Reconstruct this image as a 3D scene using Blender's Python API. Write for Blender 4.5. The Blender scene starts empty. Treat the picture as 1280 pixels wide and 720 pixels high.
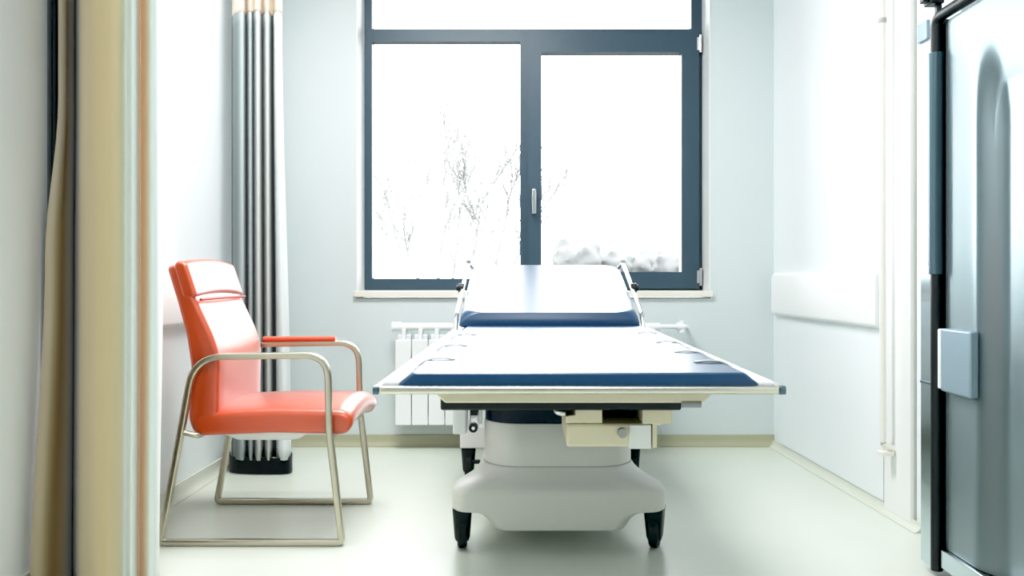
import bpy, bmesh, math, random
from mathutils import Vector, Matrix
random.seed(7)
scene = bpy.context.scene
C = scene.collection
F, CX, CY, CZ = 1050.0, 660.0, 345.0, 0.95     # focal in px, vanishing point, camera height
PI = math.pi

# ------------------------------------------------------------------ materials
def nodes_of(name):
    m = bpy.data.materials.new(name); m.use_nodes = True
    nt = m.node_tree
    return m, nt, nt.nodes['Principled BSDF']

def mat(name, col, rough=0.5, metal=0.0, coat=0.0, noise=0.0, nscale=8.0, bump=0.0, spec=0.5, sheen=0.0, stretch=(1,1,1)):
    m, nt, b = nodes_of(name)
    b.inputs['Base Color'].default_value = (*col, 1)
    b.inputs['Roughness'].default_value = rough
    b.inputs['Metallic'].default_value = metal
    b.inputs['Coat Weight'].default_value = coat
    b.inputs['Coat Roughness'].default_value = 0.33
    b.inputs['Specular IOR Level'].default_value = spec
    b.inputs['Sheen Weight'].default_value = sheen
    if noise or bump:
        tc = nt.nodes.new('ShaderNodeTexCoord'); mp = nt.nodes.new('ShaderNodeMapping')
        mp.inputs['Scale'].default_value = stretch
        n = nt.nodes.new('ShaderNodeTexNoise'); n.inputs['Scale'].default_value = nscale; n.inputs['Detail'].default_value = 4
        nt.links.new(tc.outputs['Object'], mp.inputs['Vector']); nt.links.new(mp.outputs['Vector'], n.inputs['Vector'])
        if noise:
            r = nt.nodes.new('ShaderNodeMix'); r.data_type = 'RGBA'
            r.inputs[6].default_value = (*[max(0, c*(1-noise)) for c in col], 1)
            r.inputs[7].default_value = (*[min(1, c*(1+noise)) for c in col], 1)
            nt.links.new(n.outputs['Fac'], r.inputs[0]); nt.links.new(r.outputs[2], b.inputs['Base Color'])
        if bump:
            bp = nt.nodes.new('ShaderNodeBump'); bp.inputs['Strength'].default_value = bump; bp.inputs['Distance'].default_value = 0.01
            nt.links.new(n.outputs['Fac'], bp.inputs['Height']); nt.links.new(bp.outputs['Normal'], b.inputs['Normal'])
    return m

def cloth_mat(name, rough=0.8, sheen=0.3, trans=0.0):
    m, nt, b = nodes_of(name)
    a = nt.nodes.new('ShaderNodeVertexColor'); a.layer_name = 'Col'
    tc = nt.nodes.new('ShaderNodeTexCoord'); n = nt.nodes.new('ShaderNodeTexNoise'); n.inputs['Scale'].default_value = 260
    bp = nt.nodes.new('ShaderNodeBump'); bp.inputs['Strength'].default_value = 0.08; bp.inputs['Distance'].default_value = 0.002
    nt.links.new(tc.outputs['Object'], n.inputs['Vector']); nt.links.new(n.outputs['Fac'], bp.inputs['Height'])
    nt.links.new(bp.outputs['Normal'], b.inputs['Normal'])
    nt.links.new(a.outputs['Color'], b.inputs['Base Color'])
    b.inputs['Roughness'].default_value = rough; b.inputs['Sheen Weight'].default_value = sheen
    if trans:
        t = nt.nodes.new('ShaderNodeBsdfTranslucent'); mx = nt.nodes.new('ShaderNodeMixShader'); mx.inputs[0].default_value = trans
        nt.links.new(a.outputs['Color'], t.inputs['Color'])
        nt.links.new(b.outputs[0], mx.inputs[1]); nt.links.new(t.outputs[0], mx.inputs[2])
        nt.links.new(mx.outputs[0], nt.nodes['Material Output'].inputs['Surface'])
    return m

M = dict(
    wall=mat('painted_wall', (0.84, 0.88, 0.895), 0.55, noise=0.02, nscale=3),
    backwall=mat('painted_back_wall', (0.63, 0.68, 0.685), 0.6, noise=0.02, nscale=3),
    rightwall=mat('gloss_right_wall', (0.82, 0.86, 0.88), 0.6, noise=0.015, nscale=3, spec=0.25),
    ceiling=mat('ceiling_paint', (0.85, 0.86, 0.86), 0.8),
    floor=mat('vinyl_floor', (0.69, 0.725, 0.645), 0.30, noise=0.05, nscale=2.2, spec=0.6),
    skirt=mat('vinyl_skirting', (0.42, 0.41, 0.28), 0.45),
    bumper=mat('white_bumper_plastic', (0.90, 0.91, 0.91), 0.4),
    pilaster=mat('off_white_jamb', (0.83, 0.84, 0.83), 0.5),
    pipe=mat('cream_pipe', (0.84, 0.82, 0.76), 0.4),
    seam=mat('grey_seam_or_shade', (0.42, 0.42, 0.39), 0.6),
    frame=mat('slate_window_frame', (0.045, 0.082, 0.115), 0.38),
    sill=mat('cream_sill', (0.78, 0.75, 0.66), 0.4),
    reveal=mat('white_reveal', (0.86, 0.87, 0.87), 0.6),
    chrome=mat('bright_metal', (0.75, 0.76, 0.76), 0.2, 1.0),
    steel=mat('satin_steel_frame', (0.66, 0.63, 0.55), 0.28, 1.0),
    chairsteel=mat('warm_satin_tube', (0.56, 0.52, 0.42), 0.30, 1.0),
    red=mat('red_orange_vinyl', (0.58, 0.060, 0.004), 0.45, coat=1.0, spec=0.3, bump=0.04, nscale=120),
    redseam=mat('dark_red_piping', (0.42, 0.03, 0.012), 0.5),
    navy=mat('navy_vinyl', (0.001, 0.042, 0.115), 0.35, coat=0.7, spec=0.4),
    white=mat('white_plastic', (0.86, 0.87, 0.87), 0.4),
    shell=mat('warm_grey_shell', (0.70, 0.69, 0.645), 0.42),
    cream=mat('cream_plastic', (0.78, 0.71, 0.53), 0.42),
    creamrail=mat('cream_painted_metal', (0.70, 0.64, 0.50), 0.35, 0.3),
    bellows=mat('dark_navy_bellows', (0.002, 0.005, 0.016), 0.55),
    black=mat('black_plastic', (0.006, 0.007, 0.008), 0.4),
    rubber=mat('black_rubber', (0.012, 0.014, 0.013), 0.6),
    grey=mat('mid_grey_plastic', (0.30, 0.32, 0.33), 0.5),
    greystrap=mat('pale_grey_strap', (0.70, 0.72, 0.73), 0.6),
    radiator=mat('radiator_enamel', (0.84, 0.865, 0.87), 0.35),
    radshade=mat('radiator_core', (0.55, 0.60, 0.62), 0.6),
    cabinet=mat('brushed_steel_door', (0.20, 0.255, 0.27), 0.24, 0.65, spec=0.3),
    cabinetside=mat('polished_steel_side', (0.52, 0.60, 0.63), 0.16, 1.0),
    grip=mat('slate_grip', (0.10, 0.155, 0.185), 0.28, 0.6),
    latch=mat('blue_grey_latch', (0.27, 0.36, 0.42), 0.4, 0.3),
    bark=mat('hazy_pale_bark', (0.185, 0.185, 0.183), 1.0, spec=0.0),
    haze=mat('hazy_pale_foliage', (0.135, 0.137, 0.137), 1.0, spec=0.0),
    ground=mat('winter_ground', (0.10, 0.105, 0.10), 1.0, spec=0.0, noise=0.1),
    cloth=cloth_mat('curtain_cloth', 0.6, 0.5, 0.32),
    clothgrey=cloth_mat('curtain_cloth_grey', 0.8, 0.2, 0.12),
)
M['red'].node_tree.nodes['Principled BSDF'].inputs['Coat Roughness'].default_value = 0.32
M['red'].node_tree.nodes['Principled BSDF'].inputs['Coat IOR'].default_value = 1.75
_r = M['red'].node_tree.nodes['Principled BSDF']; _r.inputs['Sheen Weight'].default_value = 1.0; _r.inputs['Sheen Roughness'].default_value = 0.3; _r.inputs['Sheen Tint'].default_value = (1.0, 0.9, 0.9, 1)
# steel brushed anisotropy
_b = M['cabinet'].node_tree.nodes['Principled BSDF']; _b.inputs['Anisotropic'].default_value = 1.0; _b.inputs['Anisotropic Rotation'].default_value = 0.25
_nt = M['cabinet'].node_tree; _t = _nt.nodes.new('ShaderNodeTangent'); _t.direction_type = 'RADIAL'; _t.axis = 'Z'; _nt.links.new(_t.outputs[0], _b.inputs['Tangent'])

def glass_mat():
    m = bpy.data.materials.new('window_glass'); m.use_nodes = True; nt = m.node_tree; nt.nodes.clear()
    o = nt.nodes.new('ShaderNodeOutputMaterial'); t = nt.nodes.new('ShaderNodeBsdfTransparent'); g = nt.nodes.new('ShaderNodeBsdfGlossy')
    g.inputs['Roughness'].default_value = 0.02; f = nt.nodes.new('ShaderNodeFresnel'); f.inputs['IOR'].default_value = 1.45
    t.inputs['Color'].default_value = (0.97, 0.985, 0.985, 1)
    x = nt.nodes.new('ShaderNodeMixShader')
    nt.links.new(f.outputs[0], x.inputs[0]); nt.links.new(t.outputs[0], x.inputs[1]); nt.links.new(g.outputs[0], x.inputs[2])
    nt.links.new(x.outputs[0], o.inputs['Surface'])
    return m
M['glass'] = glass_mat()

# ------------------------------------------------------------------ object helpers
def thing(name, label, cat, loc=(0, 0, 0), group=None):
    o = bpy.data.objects.new(name, None); C.objects.link(o); o.location = loc; o.empty_display_size = 0.1
    o['label'] = label; o['category'] = cat
    if group: o['group'] = group
    return o
def world_loc(o):
    v = Vector((0, 0, 0))
    while o: v = v + o.location; o = o.parent
    return v
def obj(name, bm, m, parent=None, smooth=True, label=None, bevel=0.0, kind=None, seg=3, origin=None):
    """vertices are in world metres; the object is linked as one mesh under its parent"""
    bmesh.ops.recalc_face_normals(bm, faces=bm.faces)
    if parent is not None:
        org = world_loc(parent)
    else:
        org = Vector(origin) if origin else Vector((0, 0, 0))
    loc = Vector((0, 0, 0)) if parent is not None else org
    bmesh.ops.translate(bm, verts=bm.verts, vec=-org)
    me = bpy.data.meshes.new(name); bm.to_mesh(me); bm.free()
    o = bpy.data.objects.new(name, me); C.objects.link(o); o.location = loc
    for mm in (m if isinstance(m, (list, tuple)) else [m]): me.materials.append(mm)
    if smooth:
        for p in me.polygons: p.use_smooth = True
        me.set_sharp_from_angle(angle=math.radians(38))
    if bevel:
        b = o.modifiers.new('bevel', 'BEVEL'); b.width = bevel; b.segments = seg; b.limit_method = 'ANGLE'; b.angle_limit = math.radians(35)
    if parent is not None: o.parent = parent
    if label: o['label'] = label
    if kind: o['kind'] = kind
    return o
def tag(o, label, cat, group=None):
    o['label'] = label; o['category'] = cat
    if group: o['group'] = group
    return o
def dup(src, parent, offset):
    o = src.copy(); C.objects.link(o); o.parent = parent; o.location = src.location + Vector(offset)
    return o

# ------------------------------------------------------------------ geometry helpers
def NB(): return bmesh.new()
def box(bm, x0, x1, y0, y1, z0, z1):
    vs = [bm.verts.new((x, y, z)) for x in (x0, x1) for y in (y0, y1) for z in (z0, z1)]
    for f in ((0,1,3,2), (4,6,7,5), (0,4,5,1), (2,3,7,6), (0,2,6,4), (1,5,7,3)): bm.faces.new([vs[i] for i in f])
    return bm
def B(*a): return box(NB(), *a)
def prism(bm, prof, axis, a0, a1):
    """profile of 2-D points extruded along axis ('x': (y,z), 'y': (x,z), 'z': (x,y))"""
    def pt(p, a):
        return {'x': (a, p[0], p[1]), 'y': (p[0], a, p[1]), 'z': (p[0], p[1], a)}[axis]
    r0 = [bm.verts.new(pt(p, a0)) for p in prof]; r1 = [bm.verts.new(pt(p, a1)) for p in prof]
    n = len(prof)
    bm.faces.new(r0); bm.faces.new(r1[::-1])
    for i in range(n): bm.faces.new((r0[i], r0[(i+1) % n], r1[(i+1) % n], r1[i]))
    return bm
def fillet(pts, r, n=6, closed=False):
    pts = [Vector(p) for p in pts]; out = []
    N = len(pts)
    for i, p in enumerate(pts):
        if not closed and (i == 0 or i == N-1): out.append(p); continue
        a = pts[i-1]; c = pts[(i+1) % N]
        rr = r[i] if isinstance(r, (list, tuple)) else r
        if rr <= 0: out.append(p); continue
        u = (a-p); w = (c-p); d = min(rr, u.length*0.49, w.length*0.49)
        s = p + u.normalized()*d; e = p + w.normalized()*d
        for k in range(n+1):
            t = k/n; out.append(s*(1-t)**2 + p*2*t*(1-t) + e*t*t)
    return out
def sweep(bm, path, sect, closed=False, up=(0, 0, 1), caps=True):
    """sweep a 2-D section (list of (a,b)) along a path; a along side, b along up"""
    path = [Vector(p) for p in path]; N = len(path); rings = []
    for i, p in enumerate(path):
        if closed: t = (path[(i+1) % N] - path[i-1])
        else: t = path[min(i+1, N-1)] - path[max(i-1, 0)]
        t.normalize(); u = Vector(up)
        if abs(t.dot(u)) > 0.98: u = Vector((0, 1, 0)) if abs(t.y) < 0.9 else Vector((1, 0, 0))
        s = t.cross(u).normalized(); v = s.cross(t).normalized()
        sc = sect(i/(max(1, N-1))) if callable(sect) else sect
        rings.append([bm.verts.new(p + s*a + v*b) for a, b in sc])
    n = len(rings[0])
    for i in range(N if closed else N-1):
        r0, r1 = rings[i], rings[(i+1) % N]
        for k in range(n): bm.faces.new((r0[k], r0[(k+1) % n], r1[(k+1) % n], r1[k]))
    if caps and not closed: bm.faces.new(rings[0]); bm.faces.new(rings[-1][::-1])
    return bm
def circ(r, n=12): return [(r*math.cos(2*PI*k/n), r*math.sin(2*PI*k/n)) for k in range(n)]
def rrect(w, h, r, n=3):
    out = []
    for cx, cy, a0 in ((w/2-r, h/2-r, 0), (-w/2+r, h/2-r, PI/2), (-w/2+r, -h/2+r, PI), (w/2-r, -h/2+r, 1.5*PI)):
        for k in range(n+1):
            a = a0 + PI/2*k/n; out.append((cx+r*math.cos(a), cy+r*math.sin(a)))
    return out
def tube(bm, path, r, n=12, closed=False): return sweep(bm, path, circ(r, n), closed)
def cyl(bm, p0, p1, r, n=20): return tube(bm, [p0, p1], r, n)
def rsect(hx, hy, r, cx, cy, z, n=8):
    return [(cx+a, cy+b, z) for a, b in rrect(2*hx, 2*hy, min(r, hx*0.99, hy*0.99), n)]
def loft(bm, rings, caps=True):
    R = [[bm.verts.new(p) for p in ring] for ring in rings]; n = len(R[0])
    for a, b in zip(R, R[1:]):
        for k in range(n): bm.faces.new((a[k], a[(k+1) % n], b[(k+1) % n], b[k]))
    if caps: bm.faces.new(R[0]); bm.faces.new(R[-1][::-1])
    return bm
def inset_poly(P, d):
    n = len(P); out = []
    area = sum(P[i][0]*P[(i+1) % n][1]-P[(i+1) % n][0]*P[i][1] for i in range(n))
    sg = 1 if area > 0 else -1
    for i in range(n):
        a = Vector(P[i-1]); p = Vector(P[i]); c = Vector(P[(i+1) % n])
        e1 = (p-a).normalized(); e2 = (c-p).normalized()
        n1 = Vector((-e1.y, e1.x))*sg; n2 = Vector((-e2.y, e2.x))*sg
        nn = (n1+n2)
        nn = nn.normalized() if nn.length > 1e-6 else n1
        k = d/max(0.5, nn.dot(n1)); out.append(tuple(p + nn*k))
    return out
def pad(bm, prof, y0, y1, r=0.02, crown=0.0, n=4, mid=8, tilt=None, fr=0.03):
    """upholstered block: an XZ profile carried across y with rounded side edges and an optional crown"""
    st = []
    for k in range(n+1):
        a = PI/2*k/n; st.append((y0 + r*(1-math.sin(a)), r*(1-math.cos(a))*1.0))
    st = [(y0 + r*(1-math.cos(PI/2*k/n)), r*(1-math.sin(PI/2*k/n))) for k in range(n+1)]
    for k in range(1, mid): st.append((y0+r+(y1-y0-2*r)*k/mid, 0))
    st += [(y1 - r*(1-math.cos(PI/2*k/n)), r*(1-math.sin(PI/2*k/n))) for k in range(n, -1, -1)]
    rings = []
    for y, ins in st:
        P = inset_poly(prof, ins) if ins > 1e-6 else prof
        P = smooth2(P, max(0.006, fr-ins*0.6), 4)
        u = (y-y0)/(y1-y0)*2-1; c = crown*(1-u*u)
        if tilt: rings.append([(x+tilt[0]*c, y, z+tilt[1]*c) for x, z in P])
        else: rings.append([(x, y, z) for x, z in P])
    return loft(bm, rings)
def smooth2(P, r, n=4):
    return [(v.x, v.y) for v in fillet([(x, z, 0) for x, z in P], r, n, closed=True)]
def W(px, py, d): return Vector(((px-CX)*d/F, d, CZ-(py-CY)*d/F))

# ------------------------------------------------------------------ room shell
YB, XL, H = 4.70, -1.50, 2.95
YF = -2.2
obj('floor', B(-1.7, 2.1, YF-0.1, YB+0.1, -0.10, 0.0), M['floor'], kind='structure')
obj('ceiling', B(-1.7, 2.1, YF-0.1, YB+0.4, H, H+0.1), M['ceiling'], kind='structure')
obj('wall_left', B(XL-0.15, XL, YF, YB+0.3, 0, H), M['wall'], kind='structure')
M['dimwall'] = mat('shaded_front_wall', (0.30, 0.32, 0.33), 0.7)
obj('wall_front', B(-1.65, 2.1, YF-0.12, YF, 0, H), M['dimwall'], kind='structure')
# right wall in plan, with a niche for the steel cabinet
rw = [(1.376, YB), (1.463, 3.10), (1.475, 2.86), (1.95, 2.86), (1.95, 1.0), (1.50, 1.0), (1.50, YF), (2.1, YF), (2.1, YB+0.3), (1.376, YB+0.3)]
obj('wall_right', prism(NB(), rw, 'z', 0, H), M['rightwall'], smooth=False, kind='structure')
def rwx(y): return 1.376 + (YB-y)/(YB-3.10)*(1.463-1.376)
# back wall with the window opening
WX0, WX1, WZ0, WZ1 = -0.958, 1.018, 0.855, 2.78
bm = NB()
box(bm, XL-0.1, WX0, YB, YB+0.30, 0, H); box(bm, WX1, 1.376, YB, YB+0.30, 0, H)
box(bm, WX0, WX1, YB, YB+0.30, 0, WZ0-0.03); box(bm, WX0, WX1, YB, YB+0.30, WZ1, H)
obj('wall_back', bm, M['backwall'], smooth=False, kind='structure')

def cove(p0, p1, inward, name, h=0.062):
    p0 = Vector((*p0, 0)); p1 = Vector((*p1, 0)); nrm = Vector((*inward, 0)).normalized()
    prof = [(0, 0), (0, h), (0.008, h), (0.010, 0.035)] + [(0.010+0.03*(1-math.cos(t)), 0.035-0.033*math.sin(t)) for t in (0.4, 0.8, 1.2, 1.57)] + [(0.04, 0)]
    bm = NB(); r = []
    for p in (p0, p1): r.append([p + nrm*a + Vector((0, 0, b+0.0005)) for a, b in prof])
    loft(bm, r)
    return obj(name, bm, M['skirt'] if 'back' in name else M['coveL'], kind='structure')
M['coveL'] = mat('pale_coved_skirting', (0.66, 0.68, 0.60), 0.4)
cove((XL, YB), (1.376, YB), (0, -1), 'baseboard_back')
cove((XL, YF), (XL, YB), (1, 0), 'baseboard_left')
cove((1.463, 3.10), (1.376, YB), (-1, -0.05), 'baseboard_right', 0.03)

# wall bumper rails
def bumper(name, xs, ys, sgn):
    prof = [(0, 0.738), (0.0, 0.965), (0.02, 0.968), (0.036, 0.955), (0.040, 0.935), (0.040, 0.765), (0.036, 0.748), (0.02, 0.736)]
    bm = NB(); rings = []
    for k, (x, y) in enumerate(zip(xs, ys)):
        rings.append([(x - sgn*a, y, z) for a, z in prof])
    loft(bm, rings)
    return obj(name, bm, M['bumper'], kind='structure', bevel=0.004)
bumper('trim_1', (rwx(4.63), rwx(3.41)), (4.63, 3.41), 1)
bumper('trim_2', (XL, XL), (2.9, 4.22), -1)
# protective sheet on the lower right wall
bm = NB()
P = [(rwx(4.60), 4.60), (rwx(3.405), 3.405), (rwx(3.405)-0.006, 3.405), (rwx(4.60)-0.006, 4.60)]
prism(bm, P, 'z', 0.035, 0.737)
obj('trim_3', bm, M['rightwall'], smooth=False, kind='structure')
# jamb post on the right wall and its seam
P = [(rwx(3.385), 3.385), (rwx(3.17), 3.17), (rwx(3.17)-0.014, 3.175), (rwx(3.385)-0.014, 3.38)]
obj('trim_4', prism(NB(), P, 'z', 0.0, H), M['pilaster'], smooth=False, kind='structure')
P = [(rwx(3.402), 3.402), (rwx(3.386), 3.386), (rwx(3.386)-0.007, 3.386), (rwx(3.402)-0.007, 3.402)]
obj('trim_5', prism(NB(), P, 'z', 0.0, 0.25), M['seam'], smooth=False, kind='structure')
P = [(rwx(3.168), 3.168), (rwx(3.155), 3.155), (rwx(3.155)-0.004, 3.155), (rwx(3.168)-0.004, 3.168)]
obj('trim_6', prism(NB(), P, 'z', 0.0, H), M['seam'], smooth=False, kind='structure')  # grey strip standing in for the shadow line at the post's edge

# ------------------------------------------------------------------ window
YW = 4.90
win = bpy.data.objects.new('window_1', None); C.objects.link(win); win.location = (0.03, YW, WZ0); win['kind'] = 'structure'
s = YW/F
def wx(px): return (px-CX)*s
def wz(py): return CZ-(py-CY)*s
y0, y1 = YW, YW+0.07
bm = NB()
box(bm, WX0, wx(465), y0, y1, WZ0, WZ1)                      # left jamb
box(bm, wx(864), WX1, y0, y1, WZ0, WZ1)                      # right jamb
box(bm, WX0, WX1, y0+0.001, y1-0.001, wz(52), wz(36))        # transom
box(bm, WX0, WX1, y0+0.001, y1-0.001, WZ0, wz(348))          # bottom rail
box(bm, WX0, WX1, y0+0.001, y1-0.001, WZ1-0.08, WZ1)         # head
box(bm, wx(650), wx(668), y0-0.003, y1-0.003, WZ0, wz(44))   # mullion
obj('window_frame', bm, M['frame'], win, smooth=False)
ys0, ys1 = YW-0.035, YW+0.05
s2 = ys0/F
def vx(px): return (px-CX)*s2
def vz(py): return CZ-(py-CY)*s2
bm = NB()
X0, X1, Z0, Z1 = vx(660), vx(874), vz(361), vz(38)
box(bm, X0, vx(677), ys0, ys1, Z0, Z1); box(bm, vx(852), X1, ys0, ys1, Z0, Z1)
box(bm, vx(677), vx(852), ys0+0.0005, ys1, Z0, vz(340)); box(bm, vx(677), vx(852), ys0+0.0005, ys1, vz(65), Z1)
sash = obj('window_sash', bm, M['frame'], win, smooth=False)
for a in ((wx(465), wx(650), wz(348), wz(52)), (wx(465), wx(864), wz(36), WZ1-0.08)):
    obj('pane', B(a[0], a[1], YW+0.034, YW+0.038, a[2], a[3]), M['glass'], win, smooth=False)
obj('pane', B(vx(677), vx(852), YW+0.02, YW+0.024, vz(340), vz(65)), M['glass'], sash, smooth=False)
# handle (rosette plus lever)
hx = vx(667.5)
bm = NB(); box(bm, hx-0.014, hx+0.014, ys0-0.012, ys0, vz(258), vz(243))
box(bm, hx-0.010, hx+0.010, ys0-0.045, ys0-0.010, vz(247), vz(240))
box(bm, hx-0.012, hx+0.012, ys0-0.052, ys0-0.036, vz(268), vz(237))
obj('window_handle', bm, M['chrome'], win, bevel=0.004)
for py in (55, 346):
    bm = NB(); cyl(bm, (vx(875.5), ys0-0.008, vz(py+11)), (vx(875.5), ys0-0.008, vz(py-11)), 0.009, 14)
    box(bm, vx(871), vx(875.5), ys0-0.006, ys0+0.002, vz(py+8), vz(py-8))
    obj('hinge', bm, M['chrome'], win)
# sill and reveals
obj('window_sill', B(WX0-0.012, WX1+0.012, YB-0.025, YW+0.02, WZ0-0.022, WZ0+0.012), M['sill'], win, smooth=False, bevel=0.004)
bm = NB()
box(bm, WX0-0.001, WX0+0.004, YB-0.004, YW, WZ0+0.012, WZ1); box(bm, WX1-0.004, WX1+0.001, YB-0.004, YW, WZ0+0.012, WZ1)
box(bm, WX0-0.045*0, WX1, YB-0.004, YW, WZ1-0.004, WZ1+0.001)
obj('window_reveal', bm, M['reveal'], win, smooth=False)

# ------------------------------------------------------------------ outside
obj('ground', B(-40, 40, 5.3, 80, -0.6, -0.5), M['ground'], kind='structure')
def branch(bm, p, d, L, r, depth):
    steps = 5; path = [p.copy()]; q = p.copy(); dd = d.copy()
    for k in range(steps):
        dd = (dd + Vector((random.uniform(-.16, .16), random.uniform(-.16, .16), random.uniform(-.02, .14)))).normalized()
        q = q + dd*L/steps; path.append(q.copy())
        if depth > 0 and k >= 1:
            for _ in range(random.choice((1, 1, 2)) if depth > 1 else 1):
                nd = (dd + Vector((random.uniform(-.75, .75), random.uniform(-.6, .6), random.uniform(-.1, .5)))).normalized()
                branch(bm, q, nd, L*random.uniform(.42, .62), r*.5, depth-1)
    sweep(bm, path, lambda t: circ(max(0.006, r*(1-.75*t)), 5))
random.seed(21)
bm = NB()
for px, tilt, L in ((533, -.38, 1.25), (548, -.05, 1.75), (560, .16, 1.35), (585, .30, 1.45), (618, .10, 1.25), (628, .28, 1.3)):
    b0 = W(px, 350, 10.0); b0.z = -0.5; mid = W(px, 372, 10.0)
    sweep(bm, [b0, mid], circ(0.028, 6))
    branch(bm, mid, Vector((tilt, 0, 1)).normalized(), L*0.78, 0.024, 3)
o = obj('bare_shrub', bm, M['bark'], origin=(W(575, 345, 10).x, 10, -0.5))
tag(o, 'pale leafless shrub outside the left window pane, fading into white sky', 'shrub')
def crown(px, py, d, rx, rz, name):
    c = W(px, py, d); bm = NB(); bmesh.ops.create_icosphere(bm, subdivisions=4, radius=1)
    from mathutils import noise
    for v in bm.verts:
        k = 1 + 0.22*noise.noise(v.co*2.3+Vector((px, 0, 0))) + 0.06*noise.noise(v.co*6+Vector((0, px, 0)))
        v.co = Vector((c.x+v.co.x*rx*k, c.y+v.co.y*rx*k, c.z+v.co.z*rz*k))
    cyl(bm, (c.x, c.y, -0.5), (c.x, c.y, c.z), 0.16, 8)
    return obj(name, bm, M['haze'], origin=(c.x, c.y, -0.5))
for k, (px, py, d, rx, rz, lab) in enumerate((
    (722, 322, 34, 0.95, 0.95, 'rounded hazy tree standing tallest at the left of the distant tree line'),
    (762, 330, 36, 0.95, 0.75, 'hazy tree in the distant tree line second from the left'),
    (803, 329, 42, 1.1, 0.9, 'hazy broad tree in the middle of the distant tree line'),
    (840, 331, 36, 0.9, 0.8, 'hazy tree at the right end of the distant tree line'))):
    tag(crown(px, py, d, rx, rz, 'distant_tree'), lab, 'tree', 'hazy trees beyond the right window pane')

# ------------------------------------------------------------------ radiator under the window
rad = thing('radiator', 'white sectional wall radiator under the window behind the treatment couch', 'radiator', (0.0, 4.63, 0.13))
RX0 = (495-CX)*4.6/F; n_sec = 16; SW = 0.0905
def sec_bm(x):
    bm = NB()
    box(bm, x+0.002, x+SW-0.002, 4.555, 4.572, 0.14, 0.604)      # front fin plate
    box(bm, x+SW*0.38, x+SW*0.62, 4.572, 4.66, 0.14, 0.66)       # web
    box(bm, x+0.008, x+SW-0.008, 4.60, 4.645, 0.17, 0.63)
    return bm
first = obj('section', sec_bm(RX0), M['radiator'], rad, smooth=False, bevel=0.005, seg=2)
for k in range(1, n_sec): dup(first, rad, (SW*k, 0, 0))
bm = NB(); cyl(bm, (RX0-0.012, 4.61, 0.672), (RX0+SW*n_sec, 4.61, 0.672), 0.021, 16)
cyl(bm, (RX0-0.022, 4.61, 0.672), (RX0+0.03, 4.61, 0.672), 0.026, 16)
obj('header_pipe', bm, M['radiator'], rad)
bm = NB(); cyl(bm, (RX0, 4.61, 0.165), (RX0+SW*n_sec, 4.61, 0.165), 0.02, 16); obj('lower_pipe', bm, M['radiator'], rad)
bm = NB(); xe = RX0+SW*n_sec; vxp = (853-CX)*4.6/F
cyl(bm, (xe, 4.61, 0.672), (vxp, 4.61, 0.672), 0.013, 12); cyl(bm, (vxp-0.03, 4.61, 0.672), (vxp+0.012, 4.61, 0.672), 0.022, 14)
cyl(bm, (vxp, 4.61, 0.64), (vxp, 4.61, 0.705), 0.018, 14)
tube(bm, fillet([(vxp, 4.61, 0.672), (vxp+0.03, 4.61, 0.672), (vxp+0.03, 4.6985, 0.672)], 0.02), 0.010, 10)
obj('valve', bm, M['radiator'], rad)
for x in (RX0+0.18, RX0+1.25):
    for z in (0.2, 0.56): obj('wall_bracket', B(x, x+0.03, 4.655, 4.699, z, z+0.06), M['radiator'], rad, smooth=False)

# ------------------------------------------------------------------ curtains
def catmull(P, n=6):
    out = []
    for i in range(len(P)-1):
        a = P[max(i-1, 0)]; b = P[i]; c = P[i+1]; d = P[min(i+2, len(P)-1)]
        for k in range(n):
            t = k/n
            out.append(tuple(0.5*((2*b[j]) + (-a[j]+c[j])*t + (2*a[j]-5*b[j]+4*c[j]-d[j])*t*t + (-a[j]+3*b[j]-3*c[j]+d[j])*t**3) for j in range(len(b))))
    out.append(tuple(P[-1])); return out
def curtain(name, plans, zs, cols, m, parent, n=6, label=None, thick=0.002):
    """plans: one list of (x,y) per level in zs, same count; cols: colour per control point"""
    rows = [catmull(p, n) for p in plans]; cc = catmull(cols, n)
    bm = NB(); lay = bm.loops.layers.color.new('Col')
    ZN = 40; grid = []
    for j in range(ZN+1):
        z = zs[0] + (zs[-1]-zs[0])*j/ZN
        k = 0
        while k < len(zs)-2 and z > zs[k+1]: k += 1
        t = (z-zs[k])/(zs[k+1]-zs[k]); t = t*t*(3-2*t)
        grid.append([bm.verts.new((a[0]*(1-t)+b[0]*t, a[1]*(1-t)+b[1]*t, z)) for a, b in zip(rows[k], rows[k+1])])
    vc = {}
    for row in grid:
        for i, v in enumerate(row): vc[v] = tuple(min(1, max(0, x)) for x in cc[i]) + (1,)
    for a, b in zip(grid, grid[1:]):
        for i in range(len(a)-1):
            f = bm.faces.new((a[i], a[i+1], b[i+1], b[i]))
            for l in f.loops: l[lay] = vc[l.vert]
    o = obj(name, bm, m, parent, label=label)
    sd = o.modifiers.new('solid', 'SOLIDIFY'); sd.thickness = thick
    return o
def PD(px, d): return ((px-CX)*d/F, d)

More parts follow.
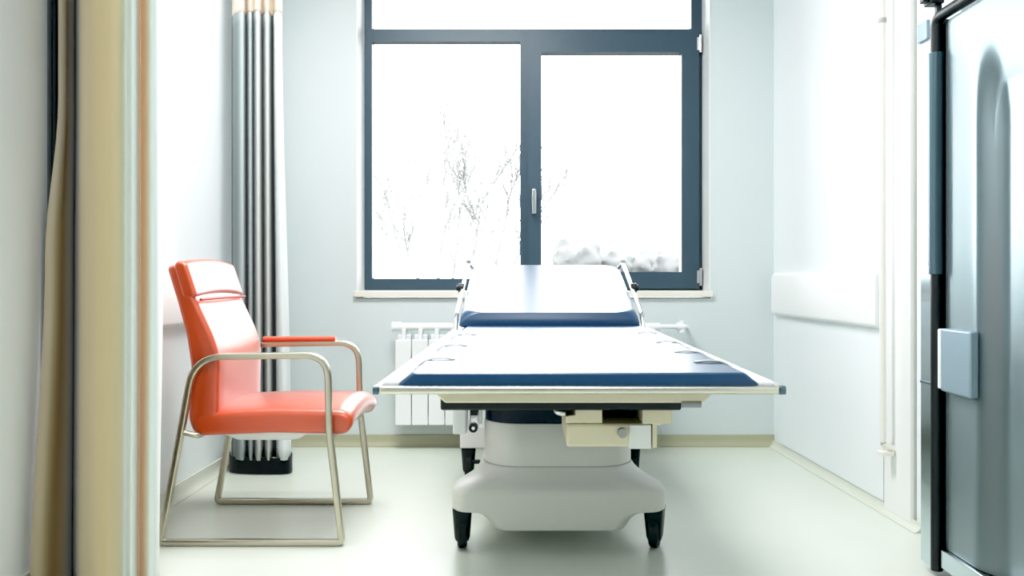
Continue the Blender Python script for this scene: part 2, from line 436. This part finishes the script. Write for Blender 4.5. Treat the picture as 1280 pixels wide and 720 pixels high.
# near beige curtain, left
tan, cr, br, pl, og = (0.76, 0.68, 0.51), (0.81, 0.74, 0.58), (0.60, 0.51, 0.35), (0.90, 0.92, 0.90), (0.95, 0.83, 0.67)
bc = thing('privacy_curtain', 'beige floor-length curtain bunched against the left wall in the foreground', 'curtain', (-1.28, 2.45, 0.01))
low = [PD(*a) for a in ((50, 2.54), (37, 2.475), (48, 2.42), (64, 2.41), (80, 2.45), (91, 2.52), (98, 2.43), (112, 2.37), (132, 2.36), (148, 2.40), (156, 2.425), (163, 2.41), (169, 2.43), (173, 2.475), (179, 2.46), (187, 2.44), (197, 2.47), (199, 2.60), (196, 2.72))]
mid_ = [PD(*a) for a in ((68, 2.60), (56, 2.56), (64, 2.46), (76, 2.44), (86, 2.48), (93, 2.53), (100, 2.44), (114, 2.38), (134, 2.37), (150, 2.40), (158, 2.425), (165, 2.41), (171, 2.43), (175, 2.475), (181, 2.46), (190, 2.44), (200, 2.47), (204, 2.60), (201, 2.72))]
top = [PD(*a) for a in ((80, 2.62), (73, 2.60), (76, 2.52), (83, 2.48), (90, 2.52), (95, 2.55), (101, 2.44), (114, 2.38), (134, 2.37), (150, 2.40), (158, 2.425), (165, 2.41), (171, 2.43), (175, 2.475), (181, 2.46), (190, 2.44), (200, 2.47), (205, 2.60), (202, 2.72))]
cols = [br, tan, tan, (0.42, 0.33, 0.17), br, (0.22, 0.18, 0.10), tan, cr, cr, (0.86, 0.82, 0.68), pl, pl, pl, (0.93, 0.84, 0.72), og, pl, pl, pl, pl]  # crease shade, window light and translucent glow painted into the fold colours
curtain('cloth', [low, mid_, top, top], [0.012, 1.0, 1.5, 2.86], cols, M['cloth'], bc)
gap_pts = [PD(*a) for a in ((58, 2.64), (64, 2.60), (70, 2.64), (78, 2.62), (84, 2.66))]  # dark strip added to paint the shadow gap between wall and curtain
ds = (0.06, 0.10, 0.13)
curtain('lining_or_gap_shade', [gap_pts, gap_pts], [0.03, 2.86], [ds]*5, M['clothgrey'], bc, label='dark slate strip standing in for the shadow gap by the wall')
obj('trim_7', B(-1.52, -0.85, 2.52, 2.56, 2.862, H), M['white'], smooth=False, kind='structure')

# far grey pleated curtain, left back corner
gc = thing('window_curtain', 'grey pleated curtain with pale edge beside the window, behind the red chair', 'curtain', (-1.29, 4.07, 0.0))
g1, g2, dk, lt = (0.50, 0.54, 0.54), (0.70, 0.74, 0.74), (0.22, 0.24, 0.24), (0.82, 0.82, 0.80)  # pleat shade painted into the cloth: dark in valleys, light on ridges
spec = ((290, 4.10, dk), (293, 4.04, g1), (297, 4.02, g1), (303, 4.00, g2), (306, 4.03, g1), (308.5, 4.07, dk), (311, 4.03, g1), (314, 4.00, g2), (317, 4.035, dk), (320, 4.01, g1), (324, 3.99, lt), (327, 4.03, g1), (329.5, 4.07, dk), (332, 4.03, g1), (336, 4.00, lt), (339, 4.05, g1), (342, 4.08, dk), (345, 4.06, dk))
lowp = [PD(a, b) for a, b, c in spec]; topp = [PD(290+(a-290)*0.96, b) for a, b, c in spec]
ZH = CZ+(CY-17)*4.03/F
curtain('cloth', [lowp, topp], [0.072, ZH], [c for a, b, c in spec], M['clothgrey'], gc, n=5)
spec2 = ((344, 4.10), (347, 4.03), (352, 4.00), (357, 4.00), (361, 4.03), (364, 4.10), (362, 4.18))
wcol = (0.90, 0.93, 0.93)
curtain('lining_or_gap_shade', [[PD(*a) for a in spec2], [PD(344+(a-344)*0.6-3, b) for a, b in spec2]], [0.072, ZH], [wcol]*7, M['clothgrey'], gc, label='pale smooth edge panel')
allp = lowp + [PD(*a) for a in spec2[1:]]
topall = topp + [PD(344+(a-344)*0.6-3, b) for a, b in spec2[1:]]
curtain('mesh_header', [topall, topall], [ZH, 2.86], [(0.90, 0.85, 0.79)]*len(allp), M['clothgrey'], gc, n=4, label='cream mesh band along the top')
hp = [PD(*a) for a in ((288, 4.16), (289, 4.06), (296, 4.03), (310, 4.015), (325, 4.01), (340, 4.01), (355, 4.015), (362, 4.04), (364, 4.10), (362, 4.17))]
curtain('foot_band', [hp, hp], [0.004, 0.082], [(0.006, 0.007, 0.007)]*10, M['clothgrey'], gc, label='black band at the curtain foot touching the floor', thick=0.006)  # black band along the foot of the curtain
obj('trim_8', B(-1.52, -1.05, 4.04, 4.08, 2.862, H), M['white'], smooth=False, kind='structure')

# ------------------------------------------------------------------ chair
ch = thing('armchair', 'red-orange vinyl armchair with metal sled legs by the left wall', 'chair', (-1.0, 3.22, 0.0))
YN, YFr = 2.96, 3.50          # near and far side frames
def side_frame(y, near):
    z0 = 0.0115
    pts = [(-1.295, y, z0), (-0.655, y, z0), (-0.700, y, 0.40), (-0.705, y, 0.672), (-1.175, y, 0.665), (-1.212, y, 0.46)]
    path = fillet(pts, [0.02, 0.02, 0.02, 0.085, 0.15, 0.03], 8, closed=True)
    bm = NB(); sweep(bm, path, rrect(0.023, 0.028, 0.006), closed=True, up=(0, 1, 0))
    return obj('side_frame', bm, M['chairsteel'], ch)
fr = side_frame(YN, True); ff = side_frame(YFr, False)
bm = NB(); sweep(bm, fillet([(-1.10, YFr, 0.686), (-0.80, YFr, 0.688)], 0), rrect(0.036, 0.024, 0.010), up=(0, 0, 1))
obj('arm_pad', bm, M['red'], ff, label='red pad on the far armrest')
# cross tubes under the seat and behind the back
obj('cross_tube', cyl(NB(), (-0.703, YN, 0.372), (-0.703, YFr, 0.372), 0.010, 12), M['chairsteel'], ch)
obj('cross_tube', tube(NB(), fillet([(-1.222, YN, 0.40), (-1.165, YN+0.01, 0.385), (-1.165, YFr-0.01, 0.385), (-1.222, YFr, 0.40)], 0.02), 0.010, 12), M['chairsteel'], ch)
S0, S1 = YN+0.025, YFr-0.025
seat_prof = ([(-1.190, 0.376), (-0.90, 0.388), (-0.64, 0.382), (-0.618, 0.435), (-0.655, 0.470), (-0.90, 0.474), (-1.10, 0.464), (-1.192, 0.455)])
obj('seat', pad(NB(), seat_prof, S0-0.004, S1+0.004, 0.020, 0.028, tilt=(0, 1)), M['red'], ch)
back_prof = [(-1.180, 0.374), (-1.210, 0.43), (-1.209, 0.52), (-1.200, 0.62), (-1.218, 0.74), (-1.251, 0.862), (-1.291, 0.988),
             (-1.240, 0.990), (-1.190, 0.88), (-1.122, 0.735), (-1.100, 0.66), (-1.104, 0.55), (-1.106, 0.40)]
obj('backrest', pad(NB(), back_prof, S0, S1, 0.016, 0.004, tilt=(1, 0)), M['red'], ch)
head_prof = [(-1.228, 0.872), (-1.262, 0.985), (-1.250, 1.003), (-1.216, 0.996), (-1.176, 0.874)]
obj('headrest', pad(NB(), head_prof, S0-0.003, S1+0.003, 0.012, 0.016, tilt=(0.2, 1), fr=0.016), M['red'], ch)
bm = NB()
tube(bm, fillet([(-1.168, S0+0.012, 0.866), (-1.158, (S0+S1)/2, 0.868), (-1.168, S1-0.012, 0.866)], 0.1), 0.005, 8)
obj('seam_piping', bm, M['redseam'], ch, label='darker red seam under the headrest')
bm = NB(); loft(bm, [rsect(0.12, 0.13, 0.04, -0.97, 3.23, 0.345), rsect(0.15, 0.16, 0.05, -0.97, 3.23, 0.365), rsect(0.16, 0.17, 0.05, -0.97, 3.23, 0.392)])
obj('under_pan', bm, M['white'], ch, label='white plastic pan under the seat')
for y, f in ((YN, fr), (YFr, ff)):
    for x in (-1.26, -0.69): obj('glide', B(x-0.012, x+0.012, y-0.010, y+0.010, 0.0, 0.006), M['rubber'], f, smooth=False)

# ------------------------------------------------------------------ treatment couch
GX = 0.107
bed = thing('treatment_couch', 'hospital treatment couch with raised navy backrest and pale wheeled base in front of the window', 'couch', (GX, 3.3, 0.0))
D0 = 1.765            # near end of the frame
HW = 0.424            # half width of the frame
D1 = 3.95
# perimeter frame
bm = NB()
path = fillet([(GX-HW, D0, 0.711), (GX+HW, D0, 0.711), (GX+HW, D1, 0.711), (GX-HW, D1, 0.711)], 0.012, 5, closed=True)
sweep(bm, path, rrect(0.022, 0.016, 0.005), closed=True, up=(0, 0, 1))
obj('frame_rail', bm, M['steel'], bed)
for sx in (-1, 1):
    bm = NB(); sweep(bm, [(GX+sx*(HW-0.004), D0-0.002, 0.711), (GX+sx*(HW+0.007), D0-0.002, 0.711)], rrect(0.025, 0.018, 0.006), up=(0, 0, 1))
    obj('end_cap', bm, M['grip'], bed)
    # white corner and side bumpers along the deck
    bm = NB()
    xi, xo = GX+sx*0.378, GX+sx*0.420
    prof = [(min(xi, xo), 0.716), (max(xi, xo), 0.716), (max(xi, xo)-(0.006 if sx > 0 else 0.0)-0.002, 0.728), (min(xi, xo)+(0.0 if sx > 0 else 0.006)+0.002, 0.728)]
    for a, b in ((D0+0.012, 2.02), (2.05, 2.60), (2.63, 3.18), (3.21, 3.90)):
        prism(bm, prof, 'y', a, b)
    obj('side_bumper', bm, M['white'], bed, bevel=0.004)
obj('deck', B(GX-0.41, GX+0.41, D0+0.008, D1-0.01, 0.700, 0.7165), M['creamrail'], bed, smooth=False)
# mattress: thin pad with sloping sides, navy
bm = NB()
zc = 0.7165
rings = []
for z, hw, a in ((zc, 0.383, D0+0.006), (zc+0.006, 0.381, D0+0.006), (zc+0.0255, 0.357, D0+0.007), (zc+0.0285, 0.352, D0+0.010), (zc+0.0290, 0.345, D0+0.018), (zc+0.0290, 0.335, D0+0.028)):
    b = 3.60
    rings.append(rsect(hw, (b-a)/2, 0.012, GX, (a+b)/2, z))
loft(bm, rings)
mt = obj('mattress', bm, M['navy'], bed, label='thin navy vinyl mattress with a glossy top')
ztop = zc+0.0285
for sx, ys in ((1, (1.98, 2.25, 2.58, 3.0)), (-1, (2.05, 2.45, 2.9))):
    for y in ys:
        bm = NB(); w = 0.05
        pth = [(GX+sx*0.285, y, ztop+0.002), (GX+sx*0.315, y, ztop+0.006), (GX+sx*0.352, y-0.004, ztop+0.003), (GX+sx*0.374, y-0.006, ztop-0.012)]
        sweep(bm, fillet(pth, 0.015), rrect(0.020, 0.004, 0.0015), up=(0, 0, 1))
        obj('strap', bm, M['grey'] if y == 1.98 else M['greystrap'], mt)
# raised backrest
hyp = Vector((-0.018, 3.46, 0.738)); tdir = Vector((0, 0.80, 0.225)).normalized(); nd = Vector((0, -tdir.z, tdir.y))
L = 0.80; TH = 0.058
def bk(x, u, h): return Vector((GX+x, 0, 0)) + hyp + tdir*u + nd*h
bm = NB()
hw = 0.374
rings = []
for h, ins, rr in ((0.0, 0.004, 0.012), (0.006, 0.0, 0.012), (0.018, 0.002, 0.016), (0.036, 0.008, 0.035), (TH-0.008, 0.018, 0.055), (TH-0.002, 0.026, 0.065), (TH, 0.04, 0.07), (TH, 0.046, 0.07)):
    rings.append([bk(a, L/2+b, h) for a, b in rrect(2*(hw-ins), L-2*(ins if ins < 0.02 else 0.02), rr, 6)])
loft(bm, rings)
br_ = obj('backrest', bm, M['navy'], bed, label='raised navy vinyl backrest cushion')
bm = NB()
prism_pts = [bk(sx*(hw-0.02), u, -0.004) for sx, u in ((-1, 0.02), (1, 0.02), (1, L-0.02), (-1, L-0.02))]
prism_low = [p - nd*0.014 for p in prism_pts]
loft(bm, [prism_low, prism_pts]); obj('backrest_frame', bm, M['steel'], bed)
for sx in (-1, 1):
    bm = NB(); x = sx*(hw+0.014)
    pth = fillet([bk(x, -0.03, -0.03), bk(x, 0.06, 0.03), bk(x, L*0.55, 0.045), bk(x, L+0.005, 0.06), bk(x-sx*0.02, L+0.02, 0.03)], 0.03)
    tube(bm, pth, 0.0095, 10)
    gr = obj('side_bar', bm, M['chrome'], bed)
    bm = NB(); p = bk(x+sx*0.0, L*0.52, 0.047); cyl(bm, p-Vector((sx*0.006, 0, 0)), p+Vector((sx*0.020, 0, 0)), 0.021, 16)
    cyl(bm, p+Vector((sx*0.018, 0, 0)), p+Vector((sx*0.028, 0, 0)), 0.014, 16)
    obj('knob', bm, M['black'], gr)
    bm = NB(); p = bk(x, L+0.005, 0.06); bmesh.ops.create_icosphere(bm, subdivisions=2, radius=0.013, matrix=Matrix.Translation(p+Vector((0, 0, 0.008))))
    obj('tip', bm, M['grey'], gr)
# support struts of the backrest
for sx in (-1, 1): obj('strut', cyl(NB(), bk(sx*0.2, L*0.6, -0.01), (GX+sx*0.2, 3.75, 0.70), 0.012, 10), M['steel'], bed)
# cream under frame
bm = NB()
prof = [(GX-0.318, 0.690), (GX-0.322, 0.700), (GX+0.322, 0.700), (GX+0.318, 0.672), (GX+0.300, 0.655), (GX-0.300, 0.655), (GX-0.318, 0.672)]
prism(bm, prof, 'y', 1.95, 3.9)
obj('under_frame', bm, M['creamrail'], bed, bevel=0.004)
bm = NB(); cyl(bm, (GX+0.25, 1.952, 0.652), (GX+0.295, 1.952, 0.652), 0.008, 10)
obj('release_lever', bm, M['grey'], bed)
obj('underside_shade', B(GX-0.345, GX+0.31, 2.28, 3.80, 0.585, 0.656), M['black'], bed, bevel=0.006)  # black slab added for the shade under the couch top
# column and base
CYc = 3.47
bm = NB(); loft(bm, [rsect(0.262, 0.54, 0.13, GX, CYc, z, 12) for z in (0.425, 0.59)])
obj('bellows', bm, M['bellows'], bed)
bm = NB(); loft(bm, [rsect(a, b, 0.135, GX, CYc, z, 12) for z, a, b in ((0.280, 0.264, 0.545), (0.292, 0.266, 0.547), (0.428, 0.266, 0.547), (0.434, 0.263, 0.544), (0.437, 0.255, 0.536))])
obj('column_cover', bm, M['shell'], bed)
bm = NB()
BYc, BHY = 3.475, 0.60
R = []
for z, a, b, r in ((0.074, 0.222, BHY-0.012, 0.05), (0.078, 0.227, BHY-0.004, 0.05), (0.090, 0.236, BHY-0.001, 0.05), (0.112, 0.252, BHY, 0.05), (0.128, 0.272, BHY, 0.05), (0.138, 0.305, BHY, 0.05),
                   (0.1405, 0.360, BHY, 0.05), (0.146, 0.369, BHY, 0.05), (0.195, 0.374, BHY-0.001, 0.06), (0.208, 0.372, BHY-0.003, 0.06), (0.217, 0.364, BHY-0.008, 0.065), (0.224, 0.348, BHY-0.013, 0.07),
                   (0.233, 0.325, BHY-0.020, 0.08), (0.245, 0.300, BHY-0.030, 0.10), (0.260, 0.280, BHY-0.040, 0.12), (0.275, 0.270, BHY-0.047, 0.13), (0.286, 0.266, BHY-0.051, 0.135)):
    ring = []; src = rsect(a, b, r, GX, BYc, z, 12)
    for i in range(len(src)):
        p, q = Vector(src[i]), Vector(src[(i+1) % len(src)])
        n = 16 if i % 13 == 12 else 1
        for k in range(n):
            v = p.lerp(q, k/n); t = min(1, max(0, (v.y-2.98)/0.30)); t = t*t*(3-2*t)
            off = v.x-GX; lim = 0.285
            if abs(off) > lim: v.x = GX + math.copysign(abs(off)*(1-t) + lim*t, off)
            ring.append(tuple(v))
    R.append(ring)
loft(bm, R)
base = obj('base_cover', bm, M['shell'], bed)
bm = NB(); loft(bm, [rsect(0.2672, 0.5482, 0.1355, GX, CYc, z, 12) for z in (0.2835, 0.2875)])
obj('seam_ring', bm, M['seam'], bed)
# casters
def caster(x, y, turn):
    bm = NB()
    rot = Matrix.Translation((x, y, 0)) @ Matrix.Rotation(turn, 4, 'Z')
    loft(bm, [rsect(a, b, 0.014, 0, oy, z, 4) for z, a, b, oy in ((0.026, 0.023, 0.026, 0.0), (0.040, 0.027, 0.034, 0.0), (0.10, 0.031, 0.048, 0.0), (0.138, 0.034, 0.050, 0.0), (0.143, 0.032, 0.046, 0.0))])
    cyl(bm, (0, 0, 0.14), (0, 0, 0.165), 0.018, 12)
    bmesh.ops.transform(bm, matrix=rot, verts=bm.verts)
    c = obj('caster', bm, M['black'], bed)
    bm = NB(); pr = [(-0.017, 0.056), (-0.012, 0.0615), (0.012, 0.0615), (0.017, 0.056), (0.017, 0.02), (-0.017, 0.02)]
    N = 28
    rings = [[(a, r*math.sin(2*PI*k/N), 0.0615 + r*math.cos(2*PI*k/N)) for a, r in pr] for k in range(N)]
    V = [[bm.verts.new(p) for p in rg] for rg in rings]
    for k in range(N):
        for i in range(6): bm.faces.new((V[k][i], V[k][(i+1) % 6], V[(k+1) % N][(i+1) % 6], V[(k+1) % N][i]))
    cyl(bm, (-0.022, 0, 0.0615), (0.022, 0, 0.0615), 0.021, 14)
    bmesh.ops.transform(bm, matrix=rot, verts=bm.verts)
    obj('wheel', bm, M['rubber'], c)
caster(GX-0.338, 2.95, 0.08); caster(GX+0.338, 2.95, -0.28)
caster(GX-0.390, 3.98, 0.1); caster(GX+0.390, 3.98, -0.1)
obj('axle_bracket', B(GX+0.25, GX+0.42, 3.93, 4.03, 0.15, 0.225), M['white'], bed, bevel=0.012)
# pedal bracket at the far left, hanging control boxes on the left
bm = NB()
prism(bm, [(-0.318, 0.145), (-0.318, 0.225), (-0.295, 0.248), (-0.15, 0.248), (-0.15, 0.145)], 'y', 3.92, 4.03)
obj('pedal_bracket', bm, M['white'], bed, bevel=0.008)
bm = NB(); box(bm, (589-CX)*3.92/F-0.002, (600-CX)*3.92/F, 3.93, 3.95, 0.070, 0.088)
obj('brake_pedal', bm, M['black'], bed, bevel=0.004)
d = 3.0
bm = NB(); box(bm, (566-CX)*d/F, (583-CX)*d/F, d, d+0.10, W(0, 543, d).z, 0.60); obj('control_box', bm, M['white'], bed, bevel=0.006)
bm = NB(); box(bm, (585-CX)*d/F, (588-CX)*d/F, d, d+0.03, 0.40, 0.60); box(bm, (598-CX)*d/F, (602-CX)*d/F, d, d+0.03, 0.42, 0.60)
box(bm, (585-CX)*d/F, (602-CX)*d/F, d+0.01, d+0.03, 0.44, 0.50)
br2 = obj('side_bracket', bm, M['white'], bed, bevel=0.002)
bm = NB(); p = W(592, 534, d); cyl(bm, p+Vector((0, 0.012, 0)), p-Vector((0, 0.02, 0)), 0.016, 16); obj('knob', bm, M['black'], br2)
bm = NB(); p = W(592, 534, d); cyl(bm, p-Vector((0, 0.018, 0)), p-Vector((0, 0.023, 0)), 0.006, 12); obj('knob_cap', bm, M['chrome'], br2)
bm = NB(); box(bm, W(588.5, 0, d).x, W(597, 0, d).x, d-0.005, d+0.02, W(0, 519, d).z, 0.60); obj('bracket_stop', bm, M['black'], br2)
# cream drive unit under the near right side
d = 2.30
bm = NB(); box(bm, W(708, 0, d).x, W(813, 0, d).x, d, 2.62, W(0, 559, d).z, W(0, 530, d).z)
dv = obj('drive_box', bm, M['cream'], bed, bevel=0.008, label='cream drive unit under the couch top')
bm = NB(); box(bm, W(786, 0, d).x, W(814, 0, d).x, d-0.004, 2.60, W(0, 561, d).z, W(0, 531, d).z); obj('end_cover', bm, M['white'], dv, bevel=0.003)
bm = NB(); box(bm, W(815.5, 0, d).x, W(821.5, 0, d).x, d, 2.62, W(0, 560, d).z, W(0, 527, d).z); obj('end_plate', bm, M['cream'], dv, bevel=0.002)
bm = NB(); prism(bm, [(W(707, 0, d).x, W(0, 529, d).z), (W(707, 0, d).x, W(0, 520, d).z), (W(719, 0, d).x, W(0, 519, d).z), (W(719, 0, d).x, 0.59), (W(753, 0, d).x, 0.59), (W(753, 0, d).x, W(0, 529, d).z)], 'y', d, 2.6)
obj('motor_mount', bm, M['cream'], dv, bevel=0.003)
bm = NB(); box(bm, W(803, 0, d).x, W(840, 0, d).x, d-0.002, 2.6, W(0, 530, d).z, 0.588); obj('side_cover', bm, M['cream'], dv, bevel=0.003)
bm = NB(); p = W(777, 540, d); cyl(bm, p+Vector((0, 0.01, 0)), p-Vector((0, 0.022, 0)), 0.013, 16); obj('knob', bm, M['seam'], dv)
bm = NB(); p = W(697, 515, d); tube(bm, fillet([p+Vector((-0.006, 0.04, 0.012)), p, p+Vector((0.02, 0.0, -0.004))], 0.01), 0.009, 10); obj('lever', bm, M['chrome'], dv)

# ------------------------------------------------------------------ pipe on the right wall
pp = thing('heating_pipe', 'thin cream vertical pipe on the right wall beyond the steel cabinet', 'pipe', (1.392, 3.30, 0.26))
PX, PY = 1.393, 3.30
bm = NB(); tube(bm, fillet([(PX, PY, 2.94), (PX, PY, 0.285), (rwx(PY)-0.012, PY, 0.27)], 0.02), 0.0125, 14); obj('tube', bm, M['pipe'], pp)
bm = NB(); cyl(bm, (PX, PY, 1.945), (PX, PY, 1.962), 0.0155, 16); obj('joint_collar', bm, M['seam'], pp)
bm = NB(); loft(bm, [rsect(0.030, 0.022, 0.012, PX+0.012, PY, z, 4) for z in (0.245, 0.262)]); obj('bracket', bm, M['pipe'], pp)
# small plate
bm = NB(); P = [(rwx(3.13), 3.13), (rwx(3.06), 3.06), (rwx(3.06)-0.012, 3.06), (rwx(3.13)-0.012, 3.13)]
prism(bm, P, 'z', 1.815, 1.885)
tag(obj('wall_plate', bm, M['latch'], smooth=False, bevel=0.003), 'small blue-grey plate on the right wall beside the cabinet top', 'wall plate')

# ------------------------------------------------------------------ steel cabinet at the right edge
cab = thing('equipment_cabinet', 'tall stainless steel cabinet with black tube edge at the right side', 'cabinet', (1.55, 2.3, 0.0))
FX = 1.275
obj('body', B(FX+0.046, 1.86, 1.72, 2.62, 0.10, 1.735), M['cabinetside'], cab, smooth=False, bevel=0.008)
def sst(a, b, v): t = min(1, max(0, (v-a)/(b-a))); return t*t*(3-2*t)
bm = NB(); NY, NZ = 60, 30; grid = []
for j in range(NZ+1):
    z = 0.118 + 1.61*j/NZ; fade = 1-sst(1.38, 1.66, z); row = []
    for i in range(NY+1):
        y = 1.73 + 0.845*i/NY
        dep = 0.034*fade*(1-sst(2.27, 2.40, y))*(1-0.75*sst(0, 0.42, 2.24-y))  # added hollow, shaped so the door shows a dark reflected stripe
        edge = 0.006*(sst(2.565, 2.575, y) + sst(0.0, 0.008, 1.735-y))
        row.append(bm.verts.new((FX+dep+edge, y, z)))
    grid.append(row)
back = [[bm.verts.new((FX+0.045, y, z)) for y in (1.73, 2.575)] for z in (0.118, 1.728)]
for a, b in zip(grid, grid[1:]):
    for i in range(NY): bm.faces.new((a[i], a[i+1], b[i+1], b[i]))
bm.faces.new([back[0][0], back[0][1], back[1][1], back[1][0]])
bm.faces.new([r[0] for r in grid] + [back[1][0], back[0][0]]); bm.faces.new([r[-1] for r in grid] + [back[1][1], back[0][1]])
bm.faces.new(grid[0] + [back[0][1], back[0][0]]); bm.faces.new(grid[-1] + [back[1][1], back[1][0]])
door = obj('door', bm, M['cabinet'], cab, label='large brushed steel door hollowed to give a dark reflected stripe')
bm = NB()
pth = fillet([(FX-0.010, 2.60, 0.04), (FX-0.010, 2.60, 1.748), (FX-0.010, 1.72, 1.748), (FX-0.010, 1.72, 0.04)], 0.035, 6)
tube(bm, pth, 0.0175, 16); box(bm, FX+0.0, FX+0.03, 2.583, 2.617, 0.05, 1.74)
fr_ = obj('edge_frame', bm, M['black'], cab, label='black tubular frame around the door')
bm = NB(); cyl(bm, (FX-0.013, 2.60, 0.955), (FX-0.013, 2.60, 1.640), 0.0215, 20); obj('grip', bm, M['grip'], fr_, bevel=0.002, label='dark grey grip sleeve')
bm = NB(); x0 = W(1150, 0, 2.6).x
box(bm, 1.236, 1.278, 2.575, 2.625, 1.788, 1.85); box(bm, 1.218, 1.240, 2.585, 2.615, 1.795, 1.815); box(bm, 1.225, 1.245, 2.585, 2.615, 1.815, 1.86); box(bm, 1.262, 1.278, 2.59, 2.61, 1.755, 1.79)
obj('clamp', bm, M['black'], fr_, bevel=0.004)
obj('side_panel', B(FX-0.002, 1.84, 2.626, 2.725, 0.03, 0.985), M['cabinetside'], cab, smooth=False, bevel=0.004)
bm = NB(); box(bm, FX-0.004, FX+0.02, 2.628, 2.724, 0.605, 0.613); obj('panel_seam', bm, M['grip'], cab, smooth=False)
bm = NB(); box(bm, FX-0.026, FX+0.001, 2.375, 2.545, 0.602, 0.792); lt_ = obj('latch', bm, M['latch'], door, bevel=0.006)
bm = NB(); box(bm, FX-0.030, FX+0.001, 2.540, 2.556, 0.608, 0.790); obj('latch_edge', bm, M['white'], lt_, bevel=0.005)
bm = NB(); box(bm, FX-0.012, FX+0.03, 1.74, 2.572, 0.055, 0.116); obj('kick_plate', bm, M['cabinetside'], cab, bevel=0.004)
for y in (2.40, 1.85):
    for x in (FX+0.03, 1.78):
        bm = NB(); cyl(bm, (x-0.014, y, 0.036), (x+0.014, y, 0.036), 0.036, 24); cst = obj('caster', bm, M['rubber'], cab, bevel=0.004)
        bm = NB(); box(bm, x-0.020, x+0.020, y-0.03, y+0.03, 0.065, 0.104); obj('fork', bm, M['black'], cst, bevel=0.003)

# ------------------------------------------------------------------ light
w = bpy.data.worlds.new('overcast'); scene.world = w; w.use_nodes = True
bg = w.node_tree.nodes['Background']; bg.inputs['Color'].default_value = (0.975, 0.99, 1.0, 1); bg.inputs['Strength'].default_value = 9.0
def area(name, loc, rot, sx, sy, power, col=(1, 1, 1), portal=False):
    l = bpy.data.lights.new(name, 'AREA'); l.shape = 'RECTANGLE'; l.size = sx; l.size_y = sy; l.energy = power; l.color = col
    o = bpy.data.objects.new(name, l); C.objects.link(o); o.location = loc; o.rotation_euler = rot
    if portal: l.cycles.is_portal = True
    return o
area('window_portal', (0.03, 5.05, 1.82), (-PI/2, 0, 0), 2.0, 1.95, 1, portal=True)
area('fill_light', (-0.45, 3.1, H-0.02), (0, 0, 0), 1.2, 0.6, 60, (0.985, 1, 1))  # added overhead fill, out of view, lifting the left wall and chair
area('fill_light', (0.0, 0.2, H-0.02), (0, 0, 0), 1.2, 0.6, 46, (0.985, 1, 1))  # added fill from the camera side, no lamp seen there

# ------------------------------------------------------------------ camera
cam = bpy.data.cameras.new('camera'); co = bpy.data.objects.new('camera', cam); C.objects.link(co)
co.location = (0, 0, CZ); co.rotation_euler = (PI/2, 0, 0)
cam.sensor_width = 36; cam.lens = F/1280*36; cam.shift_x = -20/1280; cam.shift_y = -15/1280; cam.clip_end = 200
scene.camera = co
scene.view_settings.view_transform = 'Standard'
scene.view_settings.look = 'None'
scene.view_settings.exposure = 0.40
scene.view_settings.use_curve_mapping = True
scene.view_settings.curve_mapping.black_level = (0.012, 0.010, 0.009)
_cm = scene.view_settings.curve_mapping
_cm.white_level = (1.4, 1.4, 1.4)
for _x, _y in ((0.25, 0.335), (0.5, 0.66), (0.75, 0.87)): _cm.curves[3].points.new(_x, _y)
_cm.extend = 'HORIZONTAL'
_cm.update()
scene.cycles.use_denoising = True
scene.cycles.max_bounces = 10; scene.cycles.diffuse_bounces = 6; scene.cycles.glossy_bounces = 5; scene.cycles.transparent_max_bounces = 12
scene.cycles.caustics_reflective = False; scene.cycles.caustics_refractive = False
